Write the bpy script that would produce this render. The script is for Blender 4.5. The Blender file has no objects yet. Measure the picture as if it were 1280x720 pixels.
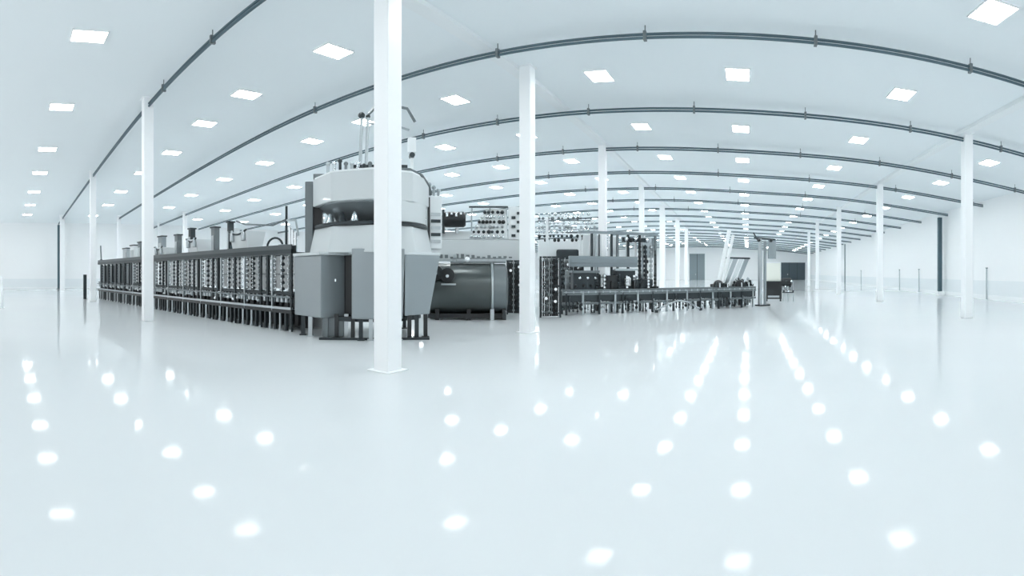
import bpy, bmesh, math, random
from mathutils import Vector, Matrix
random.seed(7)
PI = math.pi
S = bpy.context.scene
COL = S.collection

# ------------------------------------------------------------------ materials
def mat(name, rgb, rough=.5, metal=0., spec=.5, emis=None, strength=0., noise=0., nscale=3., coat=0.):
    m = bpy.data.materials.new(name); m.use_nodes = True
    nt = m.node_tree; b = nt.nodes['Principled BSDF']
    b.inputs['Base Color'].default_value = (*rgb, 1)
    b.inputs['Roughness'].default_value = rough
    b.inputs['Metallic'].default_value = metal
    b.inputs['Specular IOR Level'].default_value = spec
    b.inputs['Coat Weight'].default_value = coat
    if emis:
        b.inputs['Emission Color'].default_value = (*emis, 1)
        b.inputs['Emission Strength'].default_value = strength
    if noise:
        tc = nt.nodes.new('ShaderNodeTexCoord'); n = nt.nodes.new('ShaderNodeTexNoise')
        n.inputs['Scale'].default_value = nscale; n.inputs['Detail'].default_value = 4
        r = nt.nodes.new('ShaderNodeMapRange')
        r.inputs['To Min'].default_value = 1 - noise; r.inputs['To Max'].default_value = 1 + noise
        mx = nt.nodes.new('ShaderNodeVectorMath'); mx.operation = 'SCALE'
        mx.inputs[0].default_value = rgb
        nt.links.new(tc.outputs['Object'], n.inputs['Vector'])
        nt.links.new(n.outputs['Fac'], r.inputs['Value'])
        nt.links.new(r.outputs['Result'], mx.inputs['Scale'])
        nt.links.new(mx.outputs['Vector'], b.inputs['Base Color'])
    return m

M = {
 'ceil': mat('ceiling_paint', (.885, .93, .95), .7, noise=.012, nscale=.15),
 'wall': mat('wall_paint', (.955, .965, .97), .6, noise=.008, nscale=.3),
 'wains': mat('wainscot_paint', (.85, .885, .90), .5),
 'white': mat('white_paint', (.93, .95, .96), .45),
 'girder': mat('girder_paint', (.88, .91, .92), .5),
 'column': mat('column_paint', (.95, .965, .975), .4),
 'rail': mat('blue_grey_pipe', (.075, .125, .15), .45, .3),
 'dark': mat('dark_frame', (.035, .045, .05), .4, .4, noise=.15, nscale=6),
 'black': mat('black_plastic', (.012, .015, .017), .35),
 'dgrey': mat('dark_grey_metal', (.085, .10, .105), .4, .4),
 'mid': mat('mid_grey_metal', (.17, .195, .205), .38, .5, noise=.08, nscale=4),
 'grey': mat('grey_paint', (.24, .28, .30), .4, .2, noise=.04, nscale=2),
 'lgrey': mat('light_grey_paint', (.5, .55, .57), .45),
 'steel': mat('brushed_steel', (.46, .50, .52), .28, .9, noise=.05, nscale=5),
 'panel': mat('cabinet_steel', (.30, .335, .35), .33, .55, noise=.04, nscale=2),
 'chrome': mat('chrome', (.78, .82, .84), .12, 1.),
 'light': mat('light_grey_enamel', (.60, .64, .65), .35, .0, noise=.02, nscale=2, coat=.2),
 'pale': mat('pale_panel', (.80, .84, .85), .4),
 'cream': mat('cream_panel', (.86, .88, .80), .5),
 'tank': mat('dark_tank_steel', (.085, .098, .098), .3, .7, noise=.06, nscale=3),
 'door': mat('dark_door_paint', (.06, .085, .10), .55),
 'greydoor': mat('grey_door_paint', (.24, .29, .31), .55),
 'lamp': mat('lamp_diffuser', (.95, .97, 1.), .4, emis=(.98, .995, 1.), strength=36.),
}

def floor_mat():
    m = mat('epoxy_floor', (.71, .745, .758), .08, spec=.05)
    nt = m.node_tree; b = nt.nodes['Principled BSDF']
    tc = nt.nodes.new('ShaderNodeTexCoord')
    n = nt.nodes.new('ShaderNodeTexNoise'); n.inputs['Scale'].default_value = .35; n.inputs['Detail'].default_value = 5
    r = nt.nodes.new('ShaderNodeMapRange'); r.inputs['To Min'].default_value = .045; r.inputs['To Max'].default_value = .085
    nt.links.new(tc.outputs['Object'], n.inputs['Vector'])
    nt.links.new(n.outputs['Fac'], r.inputs['Value']); nt.links.new(r.outputs['Result'], b.inputs['Roughness'])
    n2 = nt.nodes.new('ShaderNodeTexNoise'); n2.inputs['Scale'].default_value = .9; n2.inputs['Detail'].default_value = 2
    bp = nt.nodes.new('ShaderNodeBump'); bp.inputs['Strength'].default_value = .05; bp.inputs['Distance'].default_value = .02
    nt.links.new(tc.outputs['Object'], n2.inputs['Vector'])
    nt.links.new(n2.outputs['Fac'], bp.inputs['Height']); nt.links.new(bp.outputs['Normal'], b.inputs['Normal'])
    return m
M['floor'] = floor_mat()

# ------------------------------------------------------------------ mesh helpers
class MB:
    def __init__(s): s.bm = bmesh.new()
    def box(s, x0, x1, y0, y1, z0, z1, M4=None):
        vs = [Vector((x, y, z)) for z in (z0, z1) for y in (y0, y1) for x in (x0, x1)]
        if M4: vs = [M4 @ v for v in vs]
        v = [s.bm.verts.new(p) for p in vs]
        for f in ((0,2,3,1),(4,5,7,6),(0,1,5,4),(2,6,7,3),(0,4,6,2),(1,3,7,5)): s.bm.faces.new([v[i] for i in f])
        return s
    def prism(s, pts, z0, z1, top=None):
        top = top or pts
        a = [s.bm.verts.new((x, y, z0)) for x, y in pts]; b = [s.bm.verts.new((x, y, z1)) for x, y in top]
        n = len(pts)
        for i in range(n): s.bm.faces.new((a[i], a[(i+1) % n], b[(i+1) % n], b[i]))
        s.bm.faces.new(a[::-1]); s.bm.faces.new(b)
        return s
    def lathe(s, prof, n=24, a0=0., a1=2*PI, c=(0, 0), cap=True, T=None):
        full = abs(a1-a0-2*PI) < 1e-6
        k = n if full else n+1
        rings = []
        for r, z in prof:
            ring = []
            for i in range(k):
                a = a0+(a1-a0)*i/n
                p = Vector((c[0]+r*math.cos(a), c[1]+r*math.sin(a), z))
                ring.append(s.bm.verts.new(T @ p if T else p))
            rings.append(ring)
        for u, w in zip(rings, rings[1:]):
            for i in range(k if full else k-1):
                j = (i+1) % k
                s.bm.faces.new((u[i], u[j], w[j], w[i]))
        if cap and full:
            s.bm.faces.new(rings[0][::-1]); s.bm.faces.new(rings[-1])
        return s
    def tube(s, pts, r, n=8):
        pts = [Vector(p) for p in pts]; rings = []
        for i, p in enumerate(pts):
            d = (pts[min(i+1, len(pts)-1)]-pts[max(i-1, 0)]).normalized()
            a = d.cross(Vector((0, 0, 1)))
            if a.length < 1e-3: a = d.cross(Vector((0, 1, 0)))
            a.normalize(); b = d.cross(a)
            rings.append([s.bm.verts.new(p+r*(math.cos(2*PI*k/n)*a+math.sin(2*PI*k/n)*b)) for k in range(n)])
        for u, w in zip(rings, rings[1:]):
            for i in range(n): s.bm.faces.new((u[i], u[(i+1) % n], w[(i+1) % n], w[i]))
        s.bm.faces.new(rings[0][::-1]); s.bm.faces.new(rings[-1])
        return s
    def cyl(s, p, q, r, n=12): return s.tube([p, q], r, n)
    def ball(s, p, r, sz=1., n=8):
        bmesh.ops.create_uvsphere(s.bm, u_segments=n, v_segments=max(4, n-2), radius=r,
                                  matrix=Matrix.Translation(p) @ Matrix.Diagonal((1, 1, sz, 1)))
        return s
    def build(s, name, m, parent=None, bevel=0., smooth=False):
        bmesh.ops.recalc_face_normals(s.bm, faces=s.bm.faces)
        if bevel:
            es = [e for e in s.bm.edges if len(e.link_faces) == 2 and e.calc_face_angle(0) > .6]
            bmesh.ops.bevel(s.bm, geom=es, offset=bevel, segments=2, affect='EDGES', profile=.6)
        me = bpy.data.meshes.new(name); s.bm.to_mesh(me); s.bm.free(); me.materials.append(m)
        if smooth:
            for p in me.polygons: p.use_smooth = True
            me.set_sharp_from_angle(angle=.6)
        o = bpy.data.objects.new(name, me); COL.objects.link(o)
        if parent: o.parent = parent
        return o

def tag(o, label, cat, group=None, kind=None):
    if label: o['label'] = label
    if cat: o['category'] = cat
    if group: o['group'] = group
    if kind: o['kind'] = kind
    return o
def root(name, label, cat, loc=(0, 0, 0), rz=0, group=None):
    o = bpy.data.objects.new(name, None); COL.objects.link(o)
    o.location = loc; o.rotation_euler = (0, 0, rz); o.empty_display_size = .3
    return tag(o, label, cat, group)
def struct(name, mb, m, **k):
    o = mb.build(name, m, **k); o['kind'] = 'structure'; return o
def copy_tree(o, parent=None):
    c = o.copy(); COL.objects.link(c); c.parent = parent
    for ch in o.children: copy_tree(ch, c)
    return c
ORD = ['first','second','third','fourth','fifth','sixth','seventh','eighth','ninth','tenth','eleventh','twelfth',
       'thirteenth','fourteenth','fifteenth','sixteenth','seventeenth','eighteenth','nineteenth','twentieth','twenty-first','twenty-second']

# ------------------------------------------------------------------ camera (cylindrical-looking stitched panorama)
F = 583.
cam = bpy.data.cameras.new('camera'); cam.type = 'PANO'
cam.panorama_type = 'EQUIRECTANGULAR'
cam.longitude_min = -935/F; cam.longitude_max = 345/F
cam.latitude_max = 341/F; cam.latitude_min = -379/F
cam.clip_end = 500
co = bpy.data.objects.new('camera', cam); COL.objects.link(co)
co.location = (0, 0, 1.5); co.rotation_euler = (PI/2, 0, 0)
S.camera = co

# ------------------------------------------------------------------ room shell
KX = [-60, -45, -30, -20, -12.5, -6, 0, 6, 12.5, 20]
KZ = [5.60, 6.06, 6.48, 6.76, 6.91, 6.80, 6.45, 6.09, 5.42, 4.60]      # height of the pipe runs over the floor
def rail_z(x):
    for i in range(1, len(KX)-2):
        if x <= KX[i+1] or i == len(KX)-3:
            x0, x1 = KX[i], KX[i+1]; h = x1-x0; t = (x-x0)/h
            m0 = (KZ[i+1]-KZ[i-1])/(KX[i+1]-KX[i-1])*h; m1 = (KZ[i+2]-KZ[i])/(KX[i+2]-KX[i])*h
            return (2*t**3-3*t*t+1)*KZ[i]+(t**3-2*t*t+t)*m0+(-2*t**3+3*t*t)*KZ[i+1]+(t**3-t*t)*m1
CG = .28
def ceil_z(x): return rail_z(x)+CG
XL, XR, YB, YF = -45., 13., -6., 100.
mb = MB().box(XL-.3, XR+.3, YB, YF+.3, -.3, 0); struct('floor', mb, M['floor'])
xs = [XL-.3+(XR-XL+.6)*i/72 for i in range(73)]
mb = MB(); lo = [(x, ceil_z(max(-45, min(13, x)))) for x in xs]
def strip(mb, prof, y0, y1, th):
    bm = mb.bm
    A = [[bm.verts.new((x, y, z+d)) for x, z in prof] for y in (y0, y1) for d in (0, th)]
    for i in range(len(prof)-1):
        bm.faces.new((A[0][i], A[0][i+1], A[2][i+1], A[2][i])); bm.faces.new((A[1][i], A[1][i+1], A[3][i+1], A[3][i]))
        bm.faces.new((A[0][i], A[0][i+1], A[1][i+1], A[1][i])); bm.faces.new((A[2][i], A[2][i+1], A[3][i+1], A[3][i]))
    for j in (0, -1): bm.faces.new((A[0][j], A[2][j], A[3][j], A[1][j]))
    return mb
struct('ceiling', strip(mb, lo, YB, YF+.3, .25), M['ceil'], smooth=True)
struct('wall_left', MB().box(XL-.3, XL, YB, YF, 0, ceil_z(XL)+.1), M['wall'])
struct('wall_right', MB().box(XR, XR+.3, YB, YF, 0, ceil_z(XR)+.1), M['wall'])
struct('wall_far', MB().prism([(x, z) for x, z in [(XL-.3, 0), (XR+.3, 0)]]+[(x, z+.1) for x, z in lo[::-1]], 0, .3), M['wall'])
wf = bpy.data.objects['wall_far']; wf.rotation_euler = (PI/2, 0, 0); wf.location = (0, YF+.3, 0)
struct('trim_1', MB().box(XR-.03, XR, YB, YF, .25, 1.06), M['wains'])
struct('trim_2', MB().box(XL, XL+.03, YB, YF, .12, .92), M['wains'])
struct('baseboard_right', MB().box(XR-.08, XR, YB, YF, 0, .25), M['white'])
struct('baseboard_left', MB().box(XL, XL+.06, YB, YF, 0, .12), M['white'])
struct('baseboard_far', MB().box(-6.4, 7.0, YF-.06, YF, 0, .2), M['white'])
# doors on the far wall
def door(name, x0, x1, h, m, n):
    f = MB(); f.box(x0-.15, x0, YF-.12, YF, 0, h+.15).box(x1, x1+.15, YF-.12, YF, 0, h+.15).box(x0, x1, YF-.12, YF, h, h+.15)
    d = struct(name, MB().box(x0, x1, YF-.06, YF-.01, 0, h), m)
    fr = f.build('door_frame', M['girder'], d)
    s = MB(); w = (x1-x0)/n
    for i in range(1, n): s.box(x0+w*i-.04, x0+w*i+.04, YF-.09, YF-.06, 0, h)
    s.build('door_seam', M['dark'], d)
    MB().box(x0+w-.4, x0+w-.25, YF-.14, YF-.06, 1., 1.3).build('handle', M['steel'], d)
door('door_1', 7.1, 12.3, 3.7, M['door'], 3)
door('door_2', -12.6, -9.3, 5.6, M['greydoor'], 2)

# ------------------------------------------------------------------ pipe runs under the ceiling
N_RAIL = 20
rail_Y = [4.05+4.86*k for k in range(N_RAIL)]
def curve_run(y, x0, x1, dz, r, n=8):
    k = 56
    return MB().tube([(x0+(x1-x0)*i/k, y, rail_z(x0+(x1-x0)*i/k)+dz) for i in range(k+1)], r, n)
for k, y in enumerate(rail_Y):
    if y > YF-1: break
    x1 = XR-.05
    x0 = -43.6 if k == 0 else -39.5 if k == 1 else XL+.05
    t = root('ceiling_pipe', 'dark twin pipe run hung across the ceiling, %s from the camera' % ORD[k], 'pipe', (0, y, 0), 0, 'dark pipe runs under the ceiling')
    curve_run(0, x0, x1, -.045, .036).build('pipe', M['rail'], t, smooth=True)
    curve_run(0, x0, x1, .045, .036).build('pipe', M['rail'], t, smooth=True)
    if k < 8:
        hx = -12.3+.4*k
        while hx < 12.6:
            z = rail_z(hx)
            MB().box(hx-.03, hx+.03, -.06, .06, z-.11, z+.12).cyl((hx, 0, z+.12), (hx, 0, z+CG+.02), .012, 6).build('hanger', M['mid'], t)
            hx += 3.3 if k < 4 else 4.6
# white girders along the column rows
for gx0, gx1, lab in ((-5.1, -8.9, 'white girder under the ceiling above the left row of columns'),
                      (6.9, 6.6, 'white girder under the ceiling above the right row of columns')):
    g = MB()
    ya, yb = -5.5, YF-.1; n = 24
    for i in range(n):
        a, b = i/n, (i+1)/n
        xa, xb = gx0+(gx1-gx0)*a, gx0+(gx1-gx0)*b
        q = [(xa-.16, ya+(yb-ya)*a), (xa+.16, ya+(yb-ya)*a), (xb+.16, ya+(yb-ya)*b), (xb-.16, ya+(yb-ya)*b)]
        z = ceil_z((xa+xb)/2)
        g.prism(q, z-.13, z+.05)
    tag(g.build('ceiling_girder', M['girder']), lab, 'beam', 'white ceiling girders')

# ------------------------------------------------------------------ columns
def column(x, y, label, group, w=.305, plate=False):
    t = root('column', label, 'column', (x, y, 0), 0, group)
    h = ceil_z(x)
    rz = math.atan2(-x, y)*0
    b = MB().box(-w/2, w/2, -w/2, w/2, .0, h+.02).build('shaft', M['column'], t, bevel=.02)
    if plate: MB().box(-w*.75, w*.75, -w*.75, w*.75, .0, .015).build('base_plate', M['white'], t, bevel=.01)
    MB().box(-w*.62, w*.62, -w*.62, w*.62, h-.04, h+.01).build('cap_plate', M['white'], t)
    return t
gl, gr, gf = 'white columns of the left row', 'white columns of the right row', 'white columns along the near left pipe run'
column(-4.95, 5.08, 'large white square column closest to the camera, in front of the round grey machine', gl, plate=True)
column(-5.35, 10.45, 'white square column between the dark tank and the valve racks, second of its row', gl, plate=True)
column(-6.0, 18.63, 'white column rising behind the conveyor frame, third of the left row', gl)
column(-6.58, 28.35, 'white column behind the right end of the conveyor frame, fourth of the left row', gl)
for i, (x, y) in enumerate(((-7.07, 38.1), (-7.27, 47.8), (-7.64, 57.5))):
    column(x, y, 'distant white column behind the conveyor, %s of the left row' % ORD[i+4], gl, w=.42)
for i, (x, y) in enumerate(((7.0, 13.8), (6.82, 23.5), (6.55, 33.2), (6.42, 42.9), (6.9, 52.6))):
    column(x, y, ('white column nearest the right wall foreground' if i == 0 else 'white column near the right wall, %s from the camera in the right row' % ORD[i]), gr)
column(-13.9, 4.05, 'white column standing in front of the long production line', gf)
column(-24.15, 4.05, 'white column at the far left end of the production line', gf)
column(-40.1, 4.05, 'white column beside the dark pole near the left wall', gf, w=.4)
column(-39.4, 8.9, 'thin white column behind the far end of the line, at the second pipe run', 'white columns near the left wall')
column(-43.2, 13.77, 'thin white column near the left wall at the third pipe run', 'white columns near the left wall')
column(-36.2, 13.77, 'faint white column above the middle of the production line', 'white columns near the left wall')

# dark poles
t = root('pole', 'tall dark steel pole against the left wall', 'pole', (-43.55, 4.05, 0))
MB().box(-.11, .11, -.11, .11, 0, rail_z(-43.5)-.1).build('shaft', M['rail'], t, bevel=.01)
MB().box(-.2, .2, -.2, .2, 0, .03).build('base_plate', M['mid'], t)
t = root('pole', 'tall dark steel pole against the right wall', 'pole', (12.60, 28.9, .0))
MB().box(-.13, .13, -.12, .12, .25, rail_z(12.7)-.15).build('shaft', M['rail'], t, bevel=.01)
MB().box(-.2, .28, -.2, .2, 0, .25).build('plinth', M['white'], t)
MB().box(-.24, .2, -.24, .24, rail_z(12.7)-.15, rail_z(12.7)-.02).build('bracket', M['white'], t)
t = root('pole', 'short dark post beside the far left column', 'post', (-26.3, 3.95, 0))
MB().box(-.09, .09, -.09, .09, 0, 1.4).build('shaft', M['dark'], t, bevel=.01); MB().box(-.14, .14, -.14, .14, 0, .02).build('base_plate', M['mid'], t)
t = root('bollard', 'white bollard at the left edge of the hall', 'bollard', (-20.0, -.62, 0))
MB().lathe([(.09, 0), (.09, 1.3), (.06, 1.36)], 16).build('shaft', M['white'], t, smooth=True); MB().lathe([(.15, 0), (.15, .02)], 16).build('base_plate', M['girder'], t)
for i, y in enumerate((22.9, 33.5, 38.2, 52., 61., 88.)):
    h = 5.3 if i == 4 else 1.75
    t = root('wall_post', ['short grey post at the right wall, nearest the camera', 'short grey post at the right wall just beyond the tall dark pole', 'short grey post at the right wall, third from the camera', 'short grey post at the right wall, fourth from the camera','tall thin grey post at the right wall in the distance','short grey post at the right wall close to the far door'][i], 'post', (12.86, y, 0), 0, 'grey posts along the right wall')
    MB().cyl((0, 0, 0), (0, 0, h), .045 if i != 4 else .08, 10).build('shaft', M['lgrey'] if i != 4 else M['grey'], t, smooth=True)
    MB().cyl((0, 0, h), (0, 0, h+.04), .075, 10).build('cap', M['mid'], t)

# ------------------------------------------------------------------ ceiling lights
def make_light():
    t = root('ceiling_light', '', 'ceiling light')
    f = MB()
    f.box(-.31, .31, -.40, -.37, -.04, .03).box(-.31, .31, .37, .40, -.04, .03).box(-.31, -.28, -.37, .37, -.04, .03).box(.28, .31, -.37, .37, -.04, .03)
    f.build('frame', M['white'], t)
    MB().box(-.28, .28, -.37, .37, -.036, -.005).build('diffuser', M['lamp'], t)
    return t
proto = make_light(); first = True
LX = [9.3, 4.0, -.25, -3.8, -8.5, -12.4, -15.6, -19.8, -24.0, -29.1, -34.3, -39.8]
LX0 = [3.6, -.6, -5.2, -10.05, -15.1, -20.25, -24.7, -29.9, -34.8, -39.6]
LY = [1.5]+[6.7+4.83*k for k in range(19)]
def side(n, N):
    return ('%s from the right wall' % ORD[n]) if n < N-n else ('%s from the left wall' % ORD[N-1-n])
for r, y in enumerate(LY):
    row = LX0 if r == 0 else LX
    for c, x in enumerate(row):
        yy = y + (.2 if (c % 3 == 1 and r) else 0)
        if r == 0: yy = 1.0+.8*(1-(-x)/40) if x < 0 else 1.5
        o = proto if first else copy_tree(proto); first = False
        o.location = (x, yy, ceil_z(x)-.0)
        e = .3; o.rotation_euler = (0, -math.atan2(ceil_z(x+e)-ceil_z(x-e), 2*e), 0)
        if r == 0: lab = 'glowing rectangular ceiling light before the nearest pipe run, %s' % side(c, len(row))
        else: lab = 'glowing rectangular ceiling light beyond the %s pipe run, %s' % (ORD[r-1], side(c, len(row)))
        tag(o, lab, 'ceiling light', 'rectangular ceiling lights')

# ------------------------------------------------------------------ long production line on the left
LP0 = Vector((-9.75, 6.55, 0)); LP1 = Vector((-26.6, 4.75, 0))
ld = (LP1-LP0).normalized(); LROT = math.atan2(ld.y, ld.x)
BW = (LP1-LP0).length/13
def beads(mb, x, y, z0, z1, n, r, rod=.014):
    mb.cyl((x, y, z0), (x, y, z1), rod, 6)
    for i in range(n):
        z = z0+(z1-z0)*(i+.5)/n
        mb.lathe([(rod, z-r), (r, z-r*.6), (r, z+r*.5), (rod, z+r)], 8, c=(x, y), cap=False)
    return mb
def make_bay(kind, seed=1):
    random.seed(seed); w = BW; t = root('production_line_bay', '', 'machine')
    MB().box(.0, w, -.16, .0, 1.97, 2.06).box(0, w, -.16, -.12, 2.06, 2.2).box(0, w, -.04, 0, 2.04, 2.22).build('top_beam', M['dgrey'], t)
    MB().box(0, w, -.05, .01, 1.99, 2.1).build('beam_channel', M['dark'], t)
    MB().box(0, w, -1.15, -.7, 1.97, 2.04).box(.0, .08, -.7, -.16, 1.98, 2.03).build('top_plate', M['mid'], t)
    for x in ((.05,) if kind == 'rack' else (.05, w*.5)):
        MB().box(x-.035, x+.035, -.07, -.02, 0, 1.97).build('post', M['dark'], t)
    MB().box(w*.62-.02, w*.62+.02, -.06, .0, .5, 1.97).build('post', M['steel'], t)
    MB().box(.0, w, -1.15, -1.11, 0, .95 if kind == 'rack' else 1.95).build('rear_panel', M['pale'] if kind == 'rack' else M['dark'], t)
    MB().box(.02, .08, -1.14, -1.08, .9, 2.0).build('rear_post', M['steel'], t)
    if kind == 'rack':
        for k in range(7):
            x = .12+k*(w-.1)/7+random.uniform(-.03, .03); dk = random.choice((0, 0, 1, 2))
            beads(MB(), x, -.1-.07*(k % 2), 1.0, 1.97, random.choice((6, 7, 8, 9)), random.choice((.036, .05, .042)), .016 if dk else .01).build('valve_column', M[('dark', 'black', 'steel')[dk]], t, smooth=True)
        x0 = random.uniform(.1, .2)
        MB().box(x0, w-random.uniform(.05, .25), -.36, -.33, random.uniform(1.02, 1.1), 1.95).build('back_panel', M['white'], t)
        MB().box(0, w, -.31, -.28, 1.45, 1.48).build('cross_rail', M['steel'], t)
        if seed % 2: MB().box(w*.8-.04, w*.8+.04, -.1, -.02, .5, 1.97).build('conduit', M['dark'], t)
        b = MB()
        for k in range(4):
            beads(b, .2+k*(w-.1)/4.3, -.07, 1.02, 1.95, 7, .03, .008)
        b.build('nozzle_row', M['chrome'], t, smooth=True)
    else:
        MB().box(.1, w*.46, -.4, -.08, .75, 1.9).build('cabinet_door', M['mid'], t, bevel=.01)
        beads(MB(), w*.6, -.15, .8, 1.95, 8, .05).build('valve_column', M['black'], t, smooth=True)
        beads(MB(), w*.75, -.2, .8, 1.95, 6, .04).build('valve_column', M['steel'], t, smooth=True)
        MB().box(w*.55, w*.97, -.5, -.45, .75, 1.95).build('back_panel', M['dark'], t)
    MB().box(0, w, -.14, -.04, .94, .99).box(0, w, -.45, -.4, .94, 1.).build('rail', M['dark'], t)
    n = MB()
    for k in range(7):
        x = .06+k*w/7; n.lathe([(.03, .72), (.055, .74), (.055, .84), (.02, .92)], 8, c=(x+.05, -.1))
    n.build('bottle_gripper_row', M['steel'], t, smooth=True)
    n = MB()
    for k in range(5):
        x = .1+k*w/5; n.box(x, x+random.uniform(.06, .16), -.3, -.2, .58, random.uniform(.7, .93))
    n.box(.05, w, -.28, -.24, .6, .64)
    n.build('drive_block_row', M['black'], t)
    for k in range(5): MB().ball((.12+w*k/5+random.uniform(-.04, .04), -.02, random.uniform(.66, .9)), random.uniform(.03, .05), 1, 8).build('fitting', M[random.choice(('chrome', 'steel', 'white'))], t, smooth=True)
    MB().box(0, w, -.02, .03, .86, .9).build('guide_rail', M['mid'], t)
    MB().box(0, w, -.9, -.55, .52, .9).build('gear_housing', M['dark'], t)
    MB().box(0, w, -.05, .02, .56, .62).build('rail', M['steel'], t)
    MB().box(0, w, -.04, .0, .46, .55).build('rail', M['black'], t)
    for k in range(6):
        x = .08+k*w/6
        if k % 2: MB().box(x-.035, x+.035, -.12, -.04, 0, .47).build('leg', M['dark'], t)
        else: MB().cyl((x, -.06, .05), (x, -.06, .47), .035, 8).cyl((x, -.06, 0), (x, -.06, .05), .06, 8).build('leg', M['steel'], t, smooth=True)
    b = MB()
    for k in range(4): b.box(.15+k*w/4, .15+k*w/4+.12, -.5, -.35, .12, .42)
    b.box(0, w, -.6, -.55, .05, .5)  # black sheet added low behind the legs to block light
    b.build('drive_unit_light_block', M['black'], t)
    return t
protos = {k: make_bay('cab' if k == 'cab' else 'rack', i+1) for i, k in enumerate(('rack_a', 'rack_b', 'rack_c', 'cab'))}
used = dict.fromkeys(protos, False)
for i in range(13):
    kd = 'rack_'+'abc'[i % 3] if i < 9 else 'cab'; pr = protos[kd]
    o = copy_tree(pr) if used[kd] else pr; used[kd] = True
    o.location = LP0+ld*BW*i; o.rotation_euler = (0, 0, LROT)
    if kd != 'cab': lab = 'pale-backed valve rack bay of the long line, %s left of the round machine' % ORD[i]
    else: lab = 'dark cabinet bay of the long line, %s from its far left end' % ORD[12-i]
    tag(o, lab, 'machine', 'bays of the long production line')
random.seed(11)
def online(s, back, z):        # point on the line: s metres from the filler end, back metres behind the front
    n = Vector((ld.y, -ld.x, 0))   # towards the rear
    if n.y < 0: n = -n
    p = LP0+ld*s+n*back; return (p.x, p.y, z)
def s_of(x, back=.6):          # lengthwise place for a given bearing
    w = math.tan((x-935)/F); p = Vector(online(0, back, 0))
    return (p.x-p.y*w)/(ld.y*w-ld.x)
def tower(x, w, h, m, lab, z0=2.0):
    t = root('control_tower', lab, 'cabinet', online(s_of(x), .7, z0), LROT, 'boxes on top of the production line')
    w *= .8
    MB().box(-w/2, w/2, -.1, .1, 0, h).build('body', m, t, bevel=.015)
    MB().box(-w/2-.03, w/2+.03, -.13, .13, h, h+.05).build('lid', M['dark'], t)
    MB().box(-w*.3, w*.3, .1, .12, h*.25, h*.75).build('access_panel', M['steel'], t)
    return t
tower(156, .8, .75, M['steel'], 'leftmost steel control box on top of the long line')
tower(165, .7, .85, M['pale'], 'pale control box on the line, second from its left end')
tower(174, .5, .95, M['mid'], 'dark grey control box just left of the front column')
tower(200, .55, 1.05, M['grey'], 'grey control box on the line just right of the front column')
tower(220, .35, 1.0, M['mid'], 'narrow dark tower on top of the line')
tower(237, .25, 1.15, M['dark'], 'thin dark tower on the line left of the hoses')
tower(266, .32, 1.05, M['mid'], 'dark tower on the line between two pale bins')
tower(285, .14, 1.15, M['dark'], 'slim dark post box beside the larger pale bin')
def bin_(x, w, h, lab):
    t = root('feed_bin', lab, 'bin', online(s_of(x), .6, 2.0), LROT, 'pale feed bins on top of the production line')
    MB().prism([(-w*.42, -.25), (w*.42, -.25), (w*.42, .25), (-w*.42, .25)], .12, h, [(-w/2, -.35), (w/2, -.35), (w/2, .35), (-w/2, .35)]).build('hopper', M['pale'], t, bevel=.01)
    for sx in (-1, 1): MB().box(sx*w*.4-.04, sx*w*.4+.04, .15, .23, 0, .15).build('leg', M['dark'], t)
    n = 9; b = MB().tube([(-w/2+w*i/n, .37, h+.03-.12*math.sin(PI*i/n)) for i in range(n+1)], .03, 6); b.build('hose', M['dark'], t, smooth=True)
    for sx in (-.35, .3): MB().lathe([(.05, h-.3), (.07, h-.28), (.07, h-.1), (.03, h+.05)], 8, c=(w*sx, .38)).build('valve', M['steel'], t, smooth=True)
    return t
bin_(309, .95, .75, 'larger pale feed bin on the line with a dark hose along its rim')
bin_(250, .75, .7, 'smaller pale feed bin on the line between narrow towers')
bin_(208, .8, .55, 'low pale feed bin on the line near the front column')
t = root('pipe_mast', 'dark pipe mast with side arm standing on the line beside the round machine', 'pipe', online(s_of(358), .6, 2.2), LROT)
MB().cyl((0, 0, -.2), (0, 0, 1.15), .035).build('post', M['dark'], t); MB().tube([(0, 0, .75), (-.4, 0, .72), (-.5, 0, .3)], .03).build('side_arm', M['steel'], t, smooth=True)
MB().tube([(0, 0, .78), (.6, 0, .66), (1.2, .0, .72), (2.0, .0, .8), (2.5, 0, .95)], .025).build('hose', M['mid'], t, smooth=True)
for k in range(3): MB().cyl((-.15-.12*k, 0, -.2), (-.15-.12*k, 0, .55-.08*k), .045).build('sight_tube', M['chrome'], t, smooth=True)
t = root('cable_bundle', 'dark cable loop lying on the line beside the pipe mast', 'cable', online(s_of(347), .5, 2.18), LROT)
MB().tube([(.35*math.cos(a), 0, .05+.25*math.sin(a)) for a in [PI*i/10 for i in range(11)]], .03).build('cable', M['dark'], t, smooth=True)
MB().box(-.42, -.28, -.1, .1, -.15, .1).build('clamp', M['steel'], t)
t = root('warning_mast', 'thin leaning mast at the far left end of the line', 'mast', online(BW*13-.5, .06, 2.2), LROT)
MB().cyl((0, 0, .04), (.12, 0, .85), .04).build('pole', M['mid'], t); MB().box(-.08, .08, -.05, .05, 0, .06).build('base', M['dark'], t)

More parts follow.
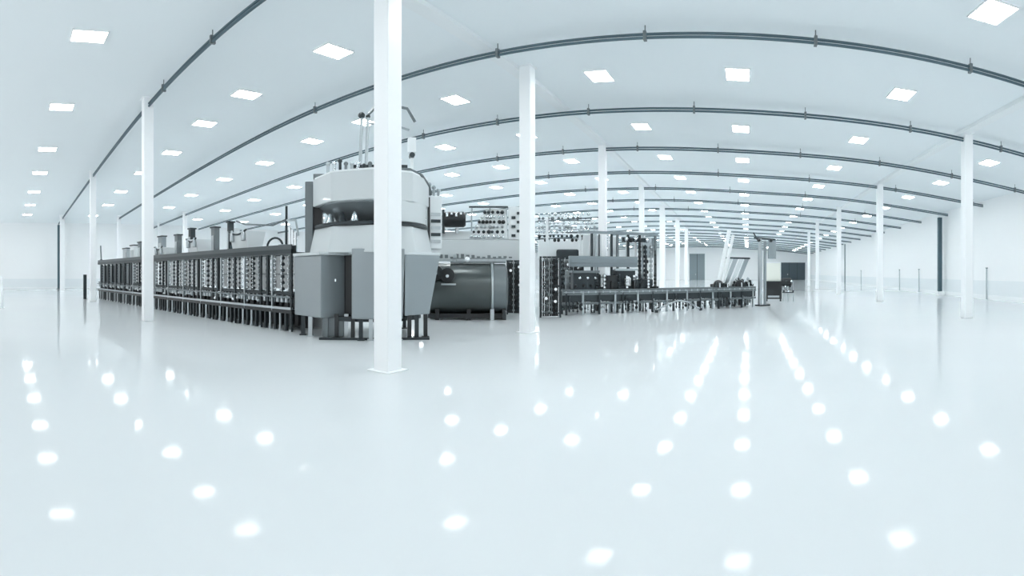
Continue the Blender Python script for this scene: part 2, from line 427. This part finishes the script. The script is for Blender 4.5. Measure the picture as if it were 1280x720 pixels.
# ------------------------------------------------------------------ big round filling machine
t = root('filling_machine', 'large round grey filling machine with tapered cabinets and a faceted top drum', 'machine', (-8.38, 8.0, 0), .8087)
NF = 9
def ring(r, n=NF, a=.55): return [(r*math.cos(a+2*PI*i/n), r*math.sin(a+2*PI*i/n)) for i in range(n)]
MB().prism(ring(1.44), 3.12, 3.80).build('drum', M['light'], t, bevel=.03)
MB().prism(ring(1.40), 3.80, 3.85).build('drum_lid', M['pale'], t, bevel=.02)
MB().lathe([(1.38, 2.66), (1.38, 3.13)], 16, -1.15, 1.9, cap=False).lathe([(1.30, 2.66), (1.30, 3.13)], 16, -1.15, 1.9, cap=False).build('drum_skirt', M['light'], t, smooth=True)
MB().lathe([(.72, 2.62), (.8, 2.72), (1.28, 3.1), (1.28, 3.13)], 32).build('funnel', M['panel'], t, smooth=True)
MB().lathe([(1.36, 2.56), (1.40, 2.58), (1.40, 2.64), (1.34, 2.66)], 40).build('dark_ring', M['dark'], t, smooth=True)
for k, a in enumerate((-2.6, -2.2, -1.9, -1.45)):
    p = MB().lathe([(.09, 2.64), (.11, 2.68), (.07, 2.82), (.03, 2.9)], 12, c=(1.12*math.cos(a), 1.12*math.sin(a)))
    p.build('filling_valve', M['chrome'] if k % 2 == 0 else M['dark'], t, smooth=True)
MB().prism(ring(1.53), 1.95, 2.56, ring(1.40)).build('collar', M['light'], t, bevel=.03)
MB().prism([(-1.9, -.35), (-1.15, -1.28), (-.5, -.95), (-.42, -1.45), (.8, -1.45), (1.62, -.8), (1.72, .2), (1.1, 1.2), (-1.1, 1.2), (-1.45, .3)], 1.90, 1.97).build('table_top', M['light'], t, bevel=.015)
MB().prism([(-1.85, -.38), (-1.12, -1.22), (-.6, -.78), (-.95, .1), (-1.6, .3)], .48, 1.90).build('side_cabinet', M['panel'], t, bevel=.025)
MB().box(-.82, -.79, -1.02, -.98, 1.3, 1.36).build('lock', M['chrome'], t)
MB().prism([(-.42, -1.40), (.70, -1.40), (.70, -.7), (-.42, -.7)], .48, 2.03, [(-.42, -1.46), (.74, -1.46), (.74, -.7), (-.42, -.7)]).build('front_cabinet', M['panel'], t, bevel=.025)
MB().prism([(.74, -1.38), (1.34, -.95), (1.2, .3), (.74, .3)], .55, 1.90, [(.74, -1.46), (1.60, -.88), (1.6, .3), (.74, .3)]).build('tapered_cabinet', M['panel'], t, bevel=.02)
for x in (.95, 1.2): MB().lathe([(.035, 0), (.02, .03)], 10, T=Matrix.Translation((x+.05, -1.29+.64*(x-.8), 1.62)) @ Matrix.Rotation(PI/2, 4, 'X')).build('bolt', M['chrome'], t)
MB().prism(ring(1.0, 16), .42, 1.9).build('core', M['black'], t)
MB().prism(ring(1.25, 16), .40, .50).build('base_frame', M['dark'], t)
for x, y, m in ((-1.62, -.5, 'dark'), (-1.42, -.7, 'steel'), (-1.02, -1.0, 'mid'), (-.78, -.98, 'black'), (-.56, -.95, 'steel'), (-.40, -1.2, 'black'), (-.22, -1.3, 'dark'), (0, -1.3, 'steel'),
                (.18, -1.3, 'black'), (.40, -1.3, 'dark'), (.62, -1.3, 'steel'), (.86, -1.18, 'black'), (1.04, -1.02, 'dark'), (1.26, -.85, 'black'), (.9, .9, 'dark'), (-.9, .9, 'dark')):
    MB().box(x-.045, x+.045, y-.045, y+.045, .03, .56).box(x-.08, x+.08, y-.08, y+.08, 0, .03).build('leg', M[m], t)
MB().box(-1.12, -.62, -.95, -.5, .03, .48).build('gearbox', M['mid'], t, bevel=.02)
MB().box(-1.15, 1.3, -1.3, -1.22, .0, .05).build('foot_rail', M['dark'], t)
# side duct, dark brace, right-hand cabinet
MB().box(-1.62, -1.42, -.2, .25, 2.0, 3.78).build('cable_duct', M['mid'], t, bevel=.02)
MB().box(-1.44, -1.2, -.1, .2, 2.0, 3.15).build('brace', M['black'], t)
MB().box(-1.42, -.6, -.15, .2, 3.84, 3.98).build('duct_arm', M['mid'], t, bevel=.01)
MB().box(1.44, 1.78, .0, .4, 2.1, 3.45).build('valve_cabinet', M['pale'], t, bevel=.02)
MB().box(1.41, 1.47, -.06, .0, 1.95, 3.4).build('cabinet_edge', M['black'], t)
for k in range(5): MB().box(1.5, 1.74, -.03, .0, 2.25+.17*k, 2.33+.17*k).build('vent_slot', M['dark'] if k % 2 else M['steel'], t)
for k, x in enumerate((1.48, 1.6, 1.72)): MB().cyl((x, .2, 3.45), (x, .2, 3.75-.08*k), .035).ball((x, .2, 3.78-.08*k), .06).build('valve', M['steel'], t, smooth=True)
MB().tube([(.5, -.9, 3.9), (.9, -.8, 3.93), (1.2, -.55, 3.85), (1.42, -.2, 3.66), (1.5, .1, 3.5)], .045).build('curved_pipe', M['mid'], t, smooth=True)
# mast and valves on the lid
for x in (-.28, -.13): MB().cyl((x, -.1, 3.85), (x+.06, -.1, 5.5), .042).build('riser_pipe', M['steel'], t, smooth=True)
for x, z, r in ((-.23, 5.53, .09), (-.07, 5.5, .06)): MB().ball((x, -.1, z), r).build('pipe_joint', M['dark'], t, smooth=True)
MB().tube([(-.07, -.1, 5.55), (.1, -.1, 5.75), (.3, -.1, 5.86), (.9, -.05, 5.75), (1.1, 0, 5.4)], .04).build('top_pipe', M['mid'], t, smooth=True)
MB().tube([(-.05, -.1, 5.3), (.5, -.1, 5.3), (.95, -.05, 5.15)], .03).build('top_pipe', M['steel'], t, smooth=True)
MB().box(.92, 1.12, -.1, .1, 4.55, 4.95).cyl((1.02, 0, 3.85), (1.02, 0, 4.6), .04).build('pressure_head', M['pale'], t, bevel=.01)
MB().cyl((1.02, -.12, 4.48), (1.02, .1, 4.48), .07).build('gauge', M['dark'], t, smooth=True)
MB().box(-.5, .9, -.16, -.04, 4.12, 4.2).build('cross_bar', M['dark'], t)
for k in range(11):
    x = -1.0+k*.14; h = random.uniform(.12, .3)
    b = MB().cyl((x, -.75+.03*(k % 3), 3.85), (x, -.75+.03*(k % 3), 3.87+h), .035).ball((x, -.75+.03*(k % 3), 3.88+h), .055)
    b.build('valve', M[('steel', 'chrome', 'dark', 'mid')[k % 4]], t, smooth=True)

# ------------------------------------------------------------------ tank and the machines around it
def sight(x, rho): w = (x-935)/F; return (rho*math.sin(w), rho*math.cos(w), 0), -w
loc, w = sight(586, 15.3)
t = root('horizontal_tank', 'dark horizontal steel tank lying between the round machine and the column', 'tank', loc, -(586-935)/F)
R90 = Matrix.Rotation(PI/2, 4, 'Y')
def hlathe(prof, n=40, zc=.98): return MB().lathe(prof, n, T=Matrix.Translation((0, 0, zc)) @ R90)
hlathe([(.3, -1.42), (.7, -1.36), (.83, -1.22), (.83, .74)]).build('shell', M['tank'], t, smooth=True)
hlathe([(.86, .70), (.88, .71), (.88, .77), (.86, .78)]).build('flange', M['steel'], t, smooth=True)
hlathe([(.81, .78), (.81, 1.18), (.7, 1.24), (.2, 1.26)]).build('end_section', M['mid'], t, smooth=True)
for x in (-1.0, 0, .74, 1.12): MB().box(x-.06, x+.06, -.6, .6, 0, .35).build('foot', M['black'] if x != .74 else M['steel'], t)
MB().box(-1.3, 1.15, -.5, .5, .05, .2).build('skid', M['black'], t)
for k, (x, z) in enumerate(((-1.02, 1.50), (-.66, 1.42))):
    MB().lathe([(.08, -.25), (.21, -.2), (.23, -.05), (.23, .2)], 18, T=Matrix.Translation((x, -.75, z)) @ Matrix.Rotation(PI/2, 4, 'X')).build('pump_motor', M['black'], t, smooth=True)
    MB().lathe([(.05, 0), (.05, .04)], 12, T=Matrix.Translation((x, -.96, z-.02)) @ Matrix.Rotation(PI/2, 4, 'X')).build('motor_cap', M['chrome'], t, smooth=True)
MB().box(-.85, -.4, -.95, -.6, 1.12, 1.17).build('motor_bracket', M['steel'], t)
MB().box(-.6, 1.2, -.2, .2, 1.82, 1.87).box(-.6, 1.2, -.2, -.17, 1.95, 1.98).build('walkway', M['mid'], t)
b = MB()
for k in range(9): b.cyl((-.55+.2*k, -.18, 1.85), (-.55+.2*k, -.18, 1.97), .02, 6)
b.cyl((-.6, -.18, 1.965), (1.2, -.18, 1.965), .018, 6)
b.build('railing', M['steel'], t)
MB().ball((-.05, -.25, 1.93), .09).build('pressure_valve', M['white'], t, smooth=True)
beads(MB(), -.45, -.1, 1.85, 2.1, 3, .06).build('valve', M['steel'], t, smooth=True)

loc, w = sight(596, 17.6)
t = root('packing_machine', 'light grey raised packing housing above the dark tank with black drum motor', 'machine', loc, -(596-935)/F)
MB().box(-1.95, 1.75, -.1, 1.3, 1.95, 2.75).build('housing', M['light'], t, bevel=.05)
MB().prism([(-1.95, -.1), (1.75, -.1), (1.75, 1.2), (-1.95, 1.2)], 2.75, 3.1, [(-1.4, .3), (1.6, .3), (1.6, 1.2), (-1.4, 1.2)]).build('hood', M['light'], t, bevel=.03)
for x in (-1.8, -.6, .6, 1.6):
    for y in (0, 1.2): MB().box(x-.06, x+.06, y-.06, y+.06, 0, 1.95).build('leg', M['mid'], t)
b = MB()
for k in range(16): b.box(-1.8+.2*k, -1.68+.2*k, -.14, -.1, 2.05, 2.05+random.uniform(.05, .16))
b.build('button_row', M['mid'], t)
MB().box(-1.95, 1.3, -.18, -.1, 1.93, 2.0).build('guide_rail', M['steel'], t)
MB().box(-1.9, -1.35, -.1, .3, 3.1, 3.85).build('control_box', M['pale'], t, bevel=.03)
MB().box(-1.3, -1.22, -.2, .3, 3.0, 3.9).build('motor_flange', M['dark'], t)
MB().lathe([(.28, -1.22), (.30, -1.15), (.30, -.5), (.24, -.42)], 24, T=Matrix.Translation((0, 0, 3.52)) @ R90).build('drum_motor', M['black'], t, smooth=True)
for k in range(4): MB().cyl((-1.1+.17*k, -.3, 3.6+.07*(k % 2)), (-1.1+.17*k, -.3, 3.75), .05).build('terminal', M['chrome'], t, smooth=True)
MB().cyl((-.75, 0, 3.0), (-.75, 0, 3.2), .07).build('outlet', M['steel'], t)
# inclined tray with bottles
tr = MB().prism([(-.3, 0), (1.15, 0), (1.15, .06), (-.3, .06)], 0, 1.35, [(.35, 0), (1.15, 0), (1.15, .06), (.35, .06)])
o = tr.build('inclined_tray', M['pale'], t); o.location = (0, -.05, 2.72); o.rotation_euler = (-.35, 0, 0)
for r in range(6):
    x0 = -.22+.105*r; n = MB(); x = x0
    while x < 1.08:
        n.ball((x, -.06, .12+.21*r), random.uniform(.05, .085), 1., 8); x += random.uniform(.13, .2)
    c = n.build('bottle_row', M[('chrome', 'dark', 'steel', 'black', 'chrome', 'dark')[r]], t, smooth=True); c.location = o.location; c.rotation_euler = o.rotation_euler
MB().box(1.2, 1.72, -.12, .2, 2.75, 4.0).build('tower', M['pale'], t, bevel=.03)
for k in range(6): MB().box(1.3+.2*(k % 2), 1.45+.2*(k % 2), -.17, -.12, 2.85+.17*k, 2.95+.17*k).build('indicator', M['dark'], t)
MB().box(-.3, 1.2, .3, .4, 4.02, 4.08).build('top_rail', M['dark'], t)
for x in (-.2, .5, 1.15): MB().cyl((x, .35, 3.1), (x, .35, 4.05), .03).build('support', M['steel'], t)

def manifold(x, rho, w_, h, lab, seed):
    rnd = random.Random(seed); loc, _ = sight(x, rho)
    t = root('valve_rack', lab, 'machine', loc, -(x-935)/F, 'dense valve racks behind the second column')
    for sx in (-w_/2, w_/2-.06): MB().box(sx, sx+.06, -.05, .05, 0, h).build('post', M['dark'], t)
    for z in (.12, h*.5, h-.06): MB().box(-w_/2, w_/2, -.04, .04, z, z+.06).build('cross_rail', M['dark'], t)
    n = max(4, int(w_/.09))
    for k in range(n):
        xx = -w_/2+.09+(w_-.18)*k/(n-1)
        beads(MB(), xx, -.08+.08*(k % 2), .06, h, rnd.randint(7, 12), rnd.uniform(.03, .055), .016).build('pipe', M[rnd.choice(('dark', 'steel', 'chrome', 'black', 'mid'))], t, smooth=True)
    MB().box(-w_/2, w_/2, .25, .3, .02, h*.95).build('back_panel', M['black'], t)
    for k in range(3): MB().lathe([(.03, -.03), (.05, -.03), (.05, .03), (.03, .03)], 14, T=Matrix.Translation((rnd.uniform(-w_*.3, w_*.3), -.16, rnd.uniform(.3, h*.9))) @ Matrix.Rotation(PI/2, 4, 'X')).build('hand_wheel', M['chrome'], t, smooth=True)
    return t
manifold(646, 16.8, .74, 1.95, 'dense dark valve rack between the tank and the column', 1)
manifold(688, 15.6, .72, 2.05, 'dense valve rack just right of the second column', 2)
manifold(714, 18.6, 1.0, 2.1, 'valve rack at the left start of the conveyor', 5)
loc, w = sight(712, 20.3)
t = root('packing_machine', 'pale raised sorting unit behind the valve racks with rows of small fittings', 'machine', loc, -(712-935)/F)
MB().box(-1.2, 1.15, 0, .9, 2.0, 2.75).build('housing', M['pale'], t, bevel=.04)
for x in (-1.1, -.1, 1.05): MB().box(x-.05, x+.05, .1, .2, 0, 2.0).build('leg', M['mid'], t)
for r in range(7):
    n = MB(); x = -1.15
    while x < 1.0-.09*max(0, r-4):
        n.ball((x, .05, 2.72+.17*r), random.uniform(.04, .08), 1., 8); x += random.uniform(.12, .24)
    n.box(-1.2, 1.1-.3*max(0, r-4), .02, .06, 2.62+.17*r, 2.65+.17*r)
    n.build('fitting_row', M[('black', 'dark', 'chrome', 'steel', 'chrome', 'mid', 'chrome')[r]], t, smooth=True)
MB().box(-.9, -.8, -.1, .05, 2.0, 3.6).build('post', M['pale'], t); MB().box(-.15, 1.25, -.02, .02, 3.0, 3.06).build('cross_rail', M['mid'], t)
MB().box(-.5, .35, -.25, 0, 2.0, 2.38).build('motor', M['dark'], t, bevel=.08)
for k in range(4): MB().cyl((-.45+.2*k, -.12, 1.7), (-.45+.2*k, -.12, 2.0), .04).build('nozzle', M['steel'], t)

for ch in t.children:      # built at 17.6 m scale, stands at 20.3 m
    ch.data.transform(Matrix.Diagonal((1.153, 1.153, 1.153, 1)))
    top = max(v.co.z for v in ch.data.vertices)
    for v in ch.data.vertices:
        if v.co.z > .5: v.co.z -= .23
# ------------------------------------------------------------------ conveyor and the frame over it
CP0 = Vector((-6.35, 15.1, 0)); CP1 = Vector((.35, 20.66, 0)); cd = (CP1-CP0).normalized(); CR = math.atan2(cd.y, cd.x); CL = (CP1-CP0).length
def make_conveyor():
    L = CL/4; t = root('conveyor_table', '', 'conveyor')
    MB().box(0, L, .05, .55, .84, .88).build('belt', M['dark'], t)
    MB().box(0, L, 0, .05, .70, .90).box(0, L, .55, .6, .70, .90).build('side_rail', M['mid'], t)
    MB().box(0, L, .04, .1, .46, .70).build('cable_tray', M['dark'], t)
    MB().box(0, L, 0, .06, .36, .44).build('lower_rail', M['mid'], t)
    b = MB()
    for k in range(int(L/.28)): b.cyl((.14+k*.28, -.02, .81), (.14+k*.28, .0, .81), .035, 8)
    b.box(.05, L-.05, -.012, 0, .80, .82)
    b.build('roller_row', M['steel'], t, smooth=True)
    for k in range(4):
        x = .15+k*(L-.3)/3
        MB().box(x-.035, x+.035, .0, .06, 0, .84).box(x-.035, x+.035, .54, .6, 0, .84).build('leg', M['steel' if k % 2 else 'dark'], t)
    for k in range(3):
        x = .5+k*.75; MB().box(x-.14, x+.14, .1, .4, .44, .68).build('drive_box', M['black'], t, bevel=.02)
    rq = random.Random(5)
    for k in range(14):
        x = .1+(L-.2)*k/13
        beads(MB(), x, rq.uniform(-.03, .3), rq.uniform(.02, .2), rq.uniform(.4, .72), rq.randint(2, 4), rq.uniform(.035, .06), .02).build('fitting', M[rq.choice(('black', 'dark', 'chrome', 'steel', 'mid', 'pale'))], t, smooth=True)
    return t
cv = make_conveyor()
for i in range(4):
    o = cv if i == 0 else copy_tree(cv)
    o.location = CP0+cd*(CL/4)*i; o.rotation_euler = (0, 0, CR)
    tag(o, ['leftmost conveyor table, starting at the valve racks', 'conveyor table under the tall machine frame', 'conveyor table right of the tall frame, before the distant columns', 'rightmost conveyor table, ending at the steel lift tower'][i], 'conveyor', 'conveyor tables in a row')
def oncv(x, back, z):
    w = math.tan((x-935)/F); s = (CP0.x-CP0.y*w)/(cd.y*w-cd.x)
    n = Vector((-cd.y, cd.x, 0)); p = CP0+cd*s+n*back; return (p.x, p.y, z)
t = root('gantry_machine', 'tall open machine frame with a grey control beam over the conveyor', 'machine', oncv(782, .75, 0), CR)
for x, m in ((-1.05, 'dark'), (-.9, 'steel'), (-.25, 'dark'), (.0, 'mid'), (.45, 'dark'), (.95, 'dark'), (1.08, 'steel'), (1.65, 'mid')):
    MB().box(x-.04, x+.04, -.04, .04, 0, 3.05).build('post', M[m], t)
MB().box(-1.6, 1.75, -.05, .05, 2.98, 3.08).build('top_beam', M['grey'], t)
MB().box(.2, 1.3, -.12, .06, 2.7, 2.86).build('cross_beam', M['dark'], t)
MB().box(-2.0, .75, -.25, -.05, 1.72, 2.12).box(-2.0, .75, -.28, -.25, 1.86, 2.0).build('control_beam', M['grey'], t, bevel=.02)
MB().box(-1.3, -.55, .3, .34, 2.15, 2.95).build('guard_panel', M['pale'], t)
MB().box(-.2, .1, .3, .34, 2.2, 2.9).build('guard_panel', M['pale'], t)
MB().box(1.12, 1.62, .1, .14, 2.1, 2.9).build('guard_panel', M['steel'], t)
for k, (x, z) in enumerate(((.3, 2.8), (.5, 2.75), (.7, 2.82), (.88, 2.78), (1.2, 2.78))): MB().ball((x, -.15, z), .09).build('clamp', M['black' if k % 2 else 'chrome'], t, smooth=True)
for k, x in enumerate((.9, 1.15, 1.4)):
    beads(MB(), x, -.1, .95, 2.6, 9, .07, .03).build('valve_column', M[('black', 'dark', 'steel')[k]], t, smooth=True)
MB().box(-.1, .72, -.1, .4, .95, 1.62).build('drive_cabinet', M['dark'], t, bevel=.03); MB().box(-.15, .8, -.15, .0, 1.58, 1.66).build('cabinet_lid', M['steel'], t)
MB().lathe([(.12, 0), (.12, .28), (.05, .36)], 14, c=(.35, -.2)).build('canister', M['white'], t, smooth=True).location = (0, 0, 1.0)
MB().box(.85, 1.45, -.2, .1, .98, 1.25).build('motor', M['black'], t, bevel=.05)
rq = random.Random(21)
for k in range(20):      # pipes, valves and hoses packed inside the frame
    x = -1.95+3.5*k/19+rq.uniform(-.05, .05); hi = rq.uniform(1.35, 1.7) if x < .8 else rq.uniform(1.8, 2.7)
    beads(MB(), x, rq.uniform(-.12, .3), .9, hi, rq.randint(3, 8), rq.uniform(.04, .085), .025).build('valve_column', M[rq.choice(('black', 'dark', 'chrome', 'steel', 'dark', 'pale'))], t, smooth=True)
for k in range(8):
    x = -1.45+2.7*k/7
    MB().cyl((x, .2, 2.1), (x, .2, 2.98), rq.choice((.025, .05, .09)), 10).build('sight_tube', M[rq.choice(('steel', 'pale', 'dark', 'white'))], t, smooth=True)
MB().box(-1.6, 1.7, .3, .36, 1.3, 1.36).build('cross_rail', M['steel'], t)
t = root('gantry_drive', 'dark cluster of motors and valves on the conveyor under the grey control beam', 'machine', oncv(782, .3, .9), CR)
MB().box(-.7, -.15, -.15, .2, 0, .5).build('body', M['black'], t, bevel=.03); MB().box(.5, 1.2, -.15, .2, 0, .35).build('motor', M['dark'], t, bevel=.05)
for k in range(9): beads(MB(), -1.1+.3*k, -.18, 0, .25+.35*random.random(), 4, .06, .02).build('valve', M[('dark', 'chrome', 'black')[k % 3]], t, smooth=True)
MB().box(-1.2, 1.5, -.1, .0, .0, .08).build('base', M['dark'], t)
t = root('drive_block', 'dark drive block with small fittings on the left conveyor table', 'machine', oncv(735, .35, .88), CR)
MB().box(-.5, .4, -.2, .2, 0, .62).build('body', M['dark'], t, bevel=.03)
for k in range(6): MB().ball((-.42+.15*k, -.22, .15+.28*(k % 2)), .06).build('knob', M['chrome' if k % 2 else 'black'], t, smooth=True)
MB().box(-.55, .5, -.22, .22, .62, .7).build('lid', M['mid'], t)
t = root('hose', 'pale curved hose lying under the conveyor beside its legs', 'hose', oncv(845, -.25, 0), CR)
MB().tube([(-1.0+2.0*i/16, .1*math.sin(i), .05+.36*math.sin(PI*i/16)) for i in range(17)], .035).build('tube', M['steel'], t, smooth=True)
for sx in (-1.0, 1.0): MB().cyl((sx, 0, 0), (sx, 0, .1), .06).build('coupling', M['dark'], t)
# right part of the conveyor: ducts, grippers, tower
t = root('extraction_ducts', 'pair of slanting white ducts rising from the conveyor end', 'duct', oncv(905, .45, .9), CR)
for k, dx in enumerate((0, .22)): MB().tube([(dx, 0, 0), (dx+.25, 0, .9), (dx+.62, 0, 2.45-.2*k)], .09-.02*k, 12).build('duct', M['white'], t, smooth=True)
MB().box(-.25, .5, -.12, .2, -.02, .12).build('base', M['black'], t)
t = root('curtain_panels', 'slanting pale curtain strips hanging over the conveyor end', 'curtain', oncv(922, .75, .9), CR)
for k in range(4):
    MB().prism([(-.55+.32*k, -.02), (-.34+.32*k, -.02), (-.34+.32*k, .02), (-.55+.32*k, .02)], 0, 1.25, [(.05+.32*k, -.02), (.3+.32*k, -.02), (.3+.32*k, .02), (.05+.32*k, .02)]).build('strip', M['pale' if k % 2 == 0 else 'steel'], t)
MB().cyl((-.1, 0, 1.26), (1.3, 0, 1.26), .04).build('rod', M['dark'], t); MB().box(-.6, 1.2, -.05, .05, -.88, .02).build('stand', M['mid'], t)
for x, lab in ((900, 'black gripper head on the conveyor below the white ducts'), (927, 'black gripper head on the conveyor in front of the curtain strips')):
    t = root('gripper', lab, 'machine', oncv(x, .12, .9), CR, 'black gripper heads on the conveyor')
    MB().lathe([(.24, 0), (.24, .1), (.16, .24), (.05, .3)], 16).build('body', M['black'], t, smooth=True)
    for k in range(4): MB().cyl((-.3+.2*k, -.24, 0), (-.3+.2*k, -.24, .18), .03).build('finger', M['chrome' if k % 2 else 'dark'], t, smooth=True)
t = root('transfer_unit', 'low row of dark and chrome fittings on the right end of the rightmost conveyor table', 'machine', oncv(930, .5, .9), CR)
MB().box(-.2, .9, -.08, .08, 0, .1).build('base', M['dark'], t)
for k in range(10): beads(MB(), -.15+.11*k, -.02, .05, .12+.3*random.random(), 2, random.uniform(.04, .07), .02).build('fitting', M[('dark', 'chrome', 'black', 'steel')[k % 4]], t, smooth=True)
t = root('lift_tower', 'blue-grey steel lift tower with small arms at the right end of the conveyor', 'machine', oncv(957, .2, 0), CR)
MB().cyl((-.16, 0, .05), (-.16, 0, 3.05), .09).build('post', M['steel'], t, smooth=True)
MB().cyl((.14, 0, .05), (.14, 0, 2.95), .07).build('post', M['panel'], t, smooth=True)
MB().box(-.3, .28, -.2, .2, 0, .06).build('base_plate', M['dark'], t)
MB().cyl((-.5, 0, 3.08), (.75, 0, 3.05), .035).build('arm', M['dark'], t); MB().cyl((-.25, 0, 2.9), (-.55, 0, 3.3), .03).build('arm', M['dark'], t)
MB().box(.35, .8, -.03, .03, 2.15, 3.0).build('shield', M['panel'], t)
MB().ball((.42, -.1, 2.98), .08).build('pulley', M['black'], t, smooth=True); MB().ball((-.3, -.1, 2.96), .07).build('pulley', M['black'], t, smooth=True)
loc, w = sight(967, 24.5)
t = root('machine_cabinet', 'black machine cabinet standing between the lift tower and the dark far door', 'cabinet', loc, -(967-935)/F)
MB().box(-.42, .42, 0, .7, .12, 1.02).build('body', M['black'], t, bevel=.02); MB().box(-.45, .45, -.03, .72, 1.02, 1.06).build('lid', M['dark'], t)
for sx in (-.36, .36): MB().box(sx-.04, sx+.04, .05, .6, 0, .12).build('foot', M['dark'], t)
MB().box(-.3, .3, -.02, 0, .2, .3).build('handle', M['steel'], t)
t = root('crate', 'cream box standing on the black machine cabinet', 'box', (loc[0], loc[1], 1.06), -(967-935)/F)
MB().box(-.40, .36, .1, .6, 0, .95).build('body', M['cream'], t, bevel=.015); MB().box(-.42, .38, .08, .62, .95, .99).build('lid', M['white'], t, bevel=.01)
loc, w = sight(985, 24.5)
t = root('pump_stand', 'black pump with chrome fittings on a thin steel stand before the dark door', 'machine', loc, -(985-935)/F)
MB().lathe([(.2, -.3), (.22, -.2), (.22, .2), (.1, .28)], 18, T=Matrix.Translation((-.05, 0, 1.0)) @ R90).build('body', M['black'], t, smooth=True)
for k in range(7): MB().ball((-.22+.08*k, -.2, .55+.25*(k % 3)), .06).build('fitting', M['chrome' if k % 2 else 'dark'], t, smooth=True)
for sx in (-.25, .0, .28): MB().cyl((sx, 0, 0), (sx, 0, 1.05), .022).build('leg', M['steel'], t)
MB().box(-.3, .3, -.15, .15, .45, .5).build('shelf', M['dark'], t)

# ------------------------------------------------------------------ small fittings belong to the part that carries them
def under(top, child, part):
    for r_ in [o for o in COL.objects if o.name.split('.')[0] == top and not o.parent]:
        hosts = [o for o in r_.children if o.name.split('.')[0] == part]
        for o in [o for o in r_.children if o.name.split('.')[0] == child]:
            c = o.data.vertices[0].co
            o.parent = min(hosts, key=lambda h: (h.data.vertices[0].co-c).length)
for a in (('filling_machine', 'lock', 'side_cabinet'), ('filling_machine', 'bolt', 'tapered_cabinet'), ('filling_machine', 'vent_slot', 'valve_cabinet'),
          ('filling_machine', 'cabinet_edge', 'valve_cabinet'), ('filling_machine', 'pipe_joint', 'riser_pipe'), ('filling_machine', 'gauge', 'pressure_head'),
          ('horizontal_tank', 'motor_cap', 'pump_motor'), ('horizontal_tank', 'railing', 'walkway'), ('gantry_machine', 'cabinet_lid', 'drive_cabinet'),
          ('packing_machine', 'indicator', 'tower'), ('packing_machine', 'terminal', 'drum_motor'), ('packing_machine', 'outlet', 'drum_motor'),
          ('packing_machine', 'button_row', 'housing')): under(*a)

# ------------------------------------------------------------------ added white fill light from the world, near side left open for it; exposure
w = bpy.data.worlds.new('world'); S.world = w; w.use_nodes = True
bg = w.node_tree.nodes['Background']; bg.inputs['Color'].default_value = (.95, .985, 1., 1); bg.inputs['Strength'].default_value = 1.15
S.view_settings.view_transform = 'Standard'; S.view_settings.look = 'None'; S.view_settings.gamma = 1.; S.view_settings.use_curve_mapping = False
S.view_settings.exposure = 0.
S.cycles.max_bounces = 14; S.cycles.diffuse_bounces = 8; S.cycles.glossy_bounces = 5
S.cycles.sample_clamp_indirect = 6.
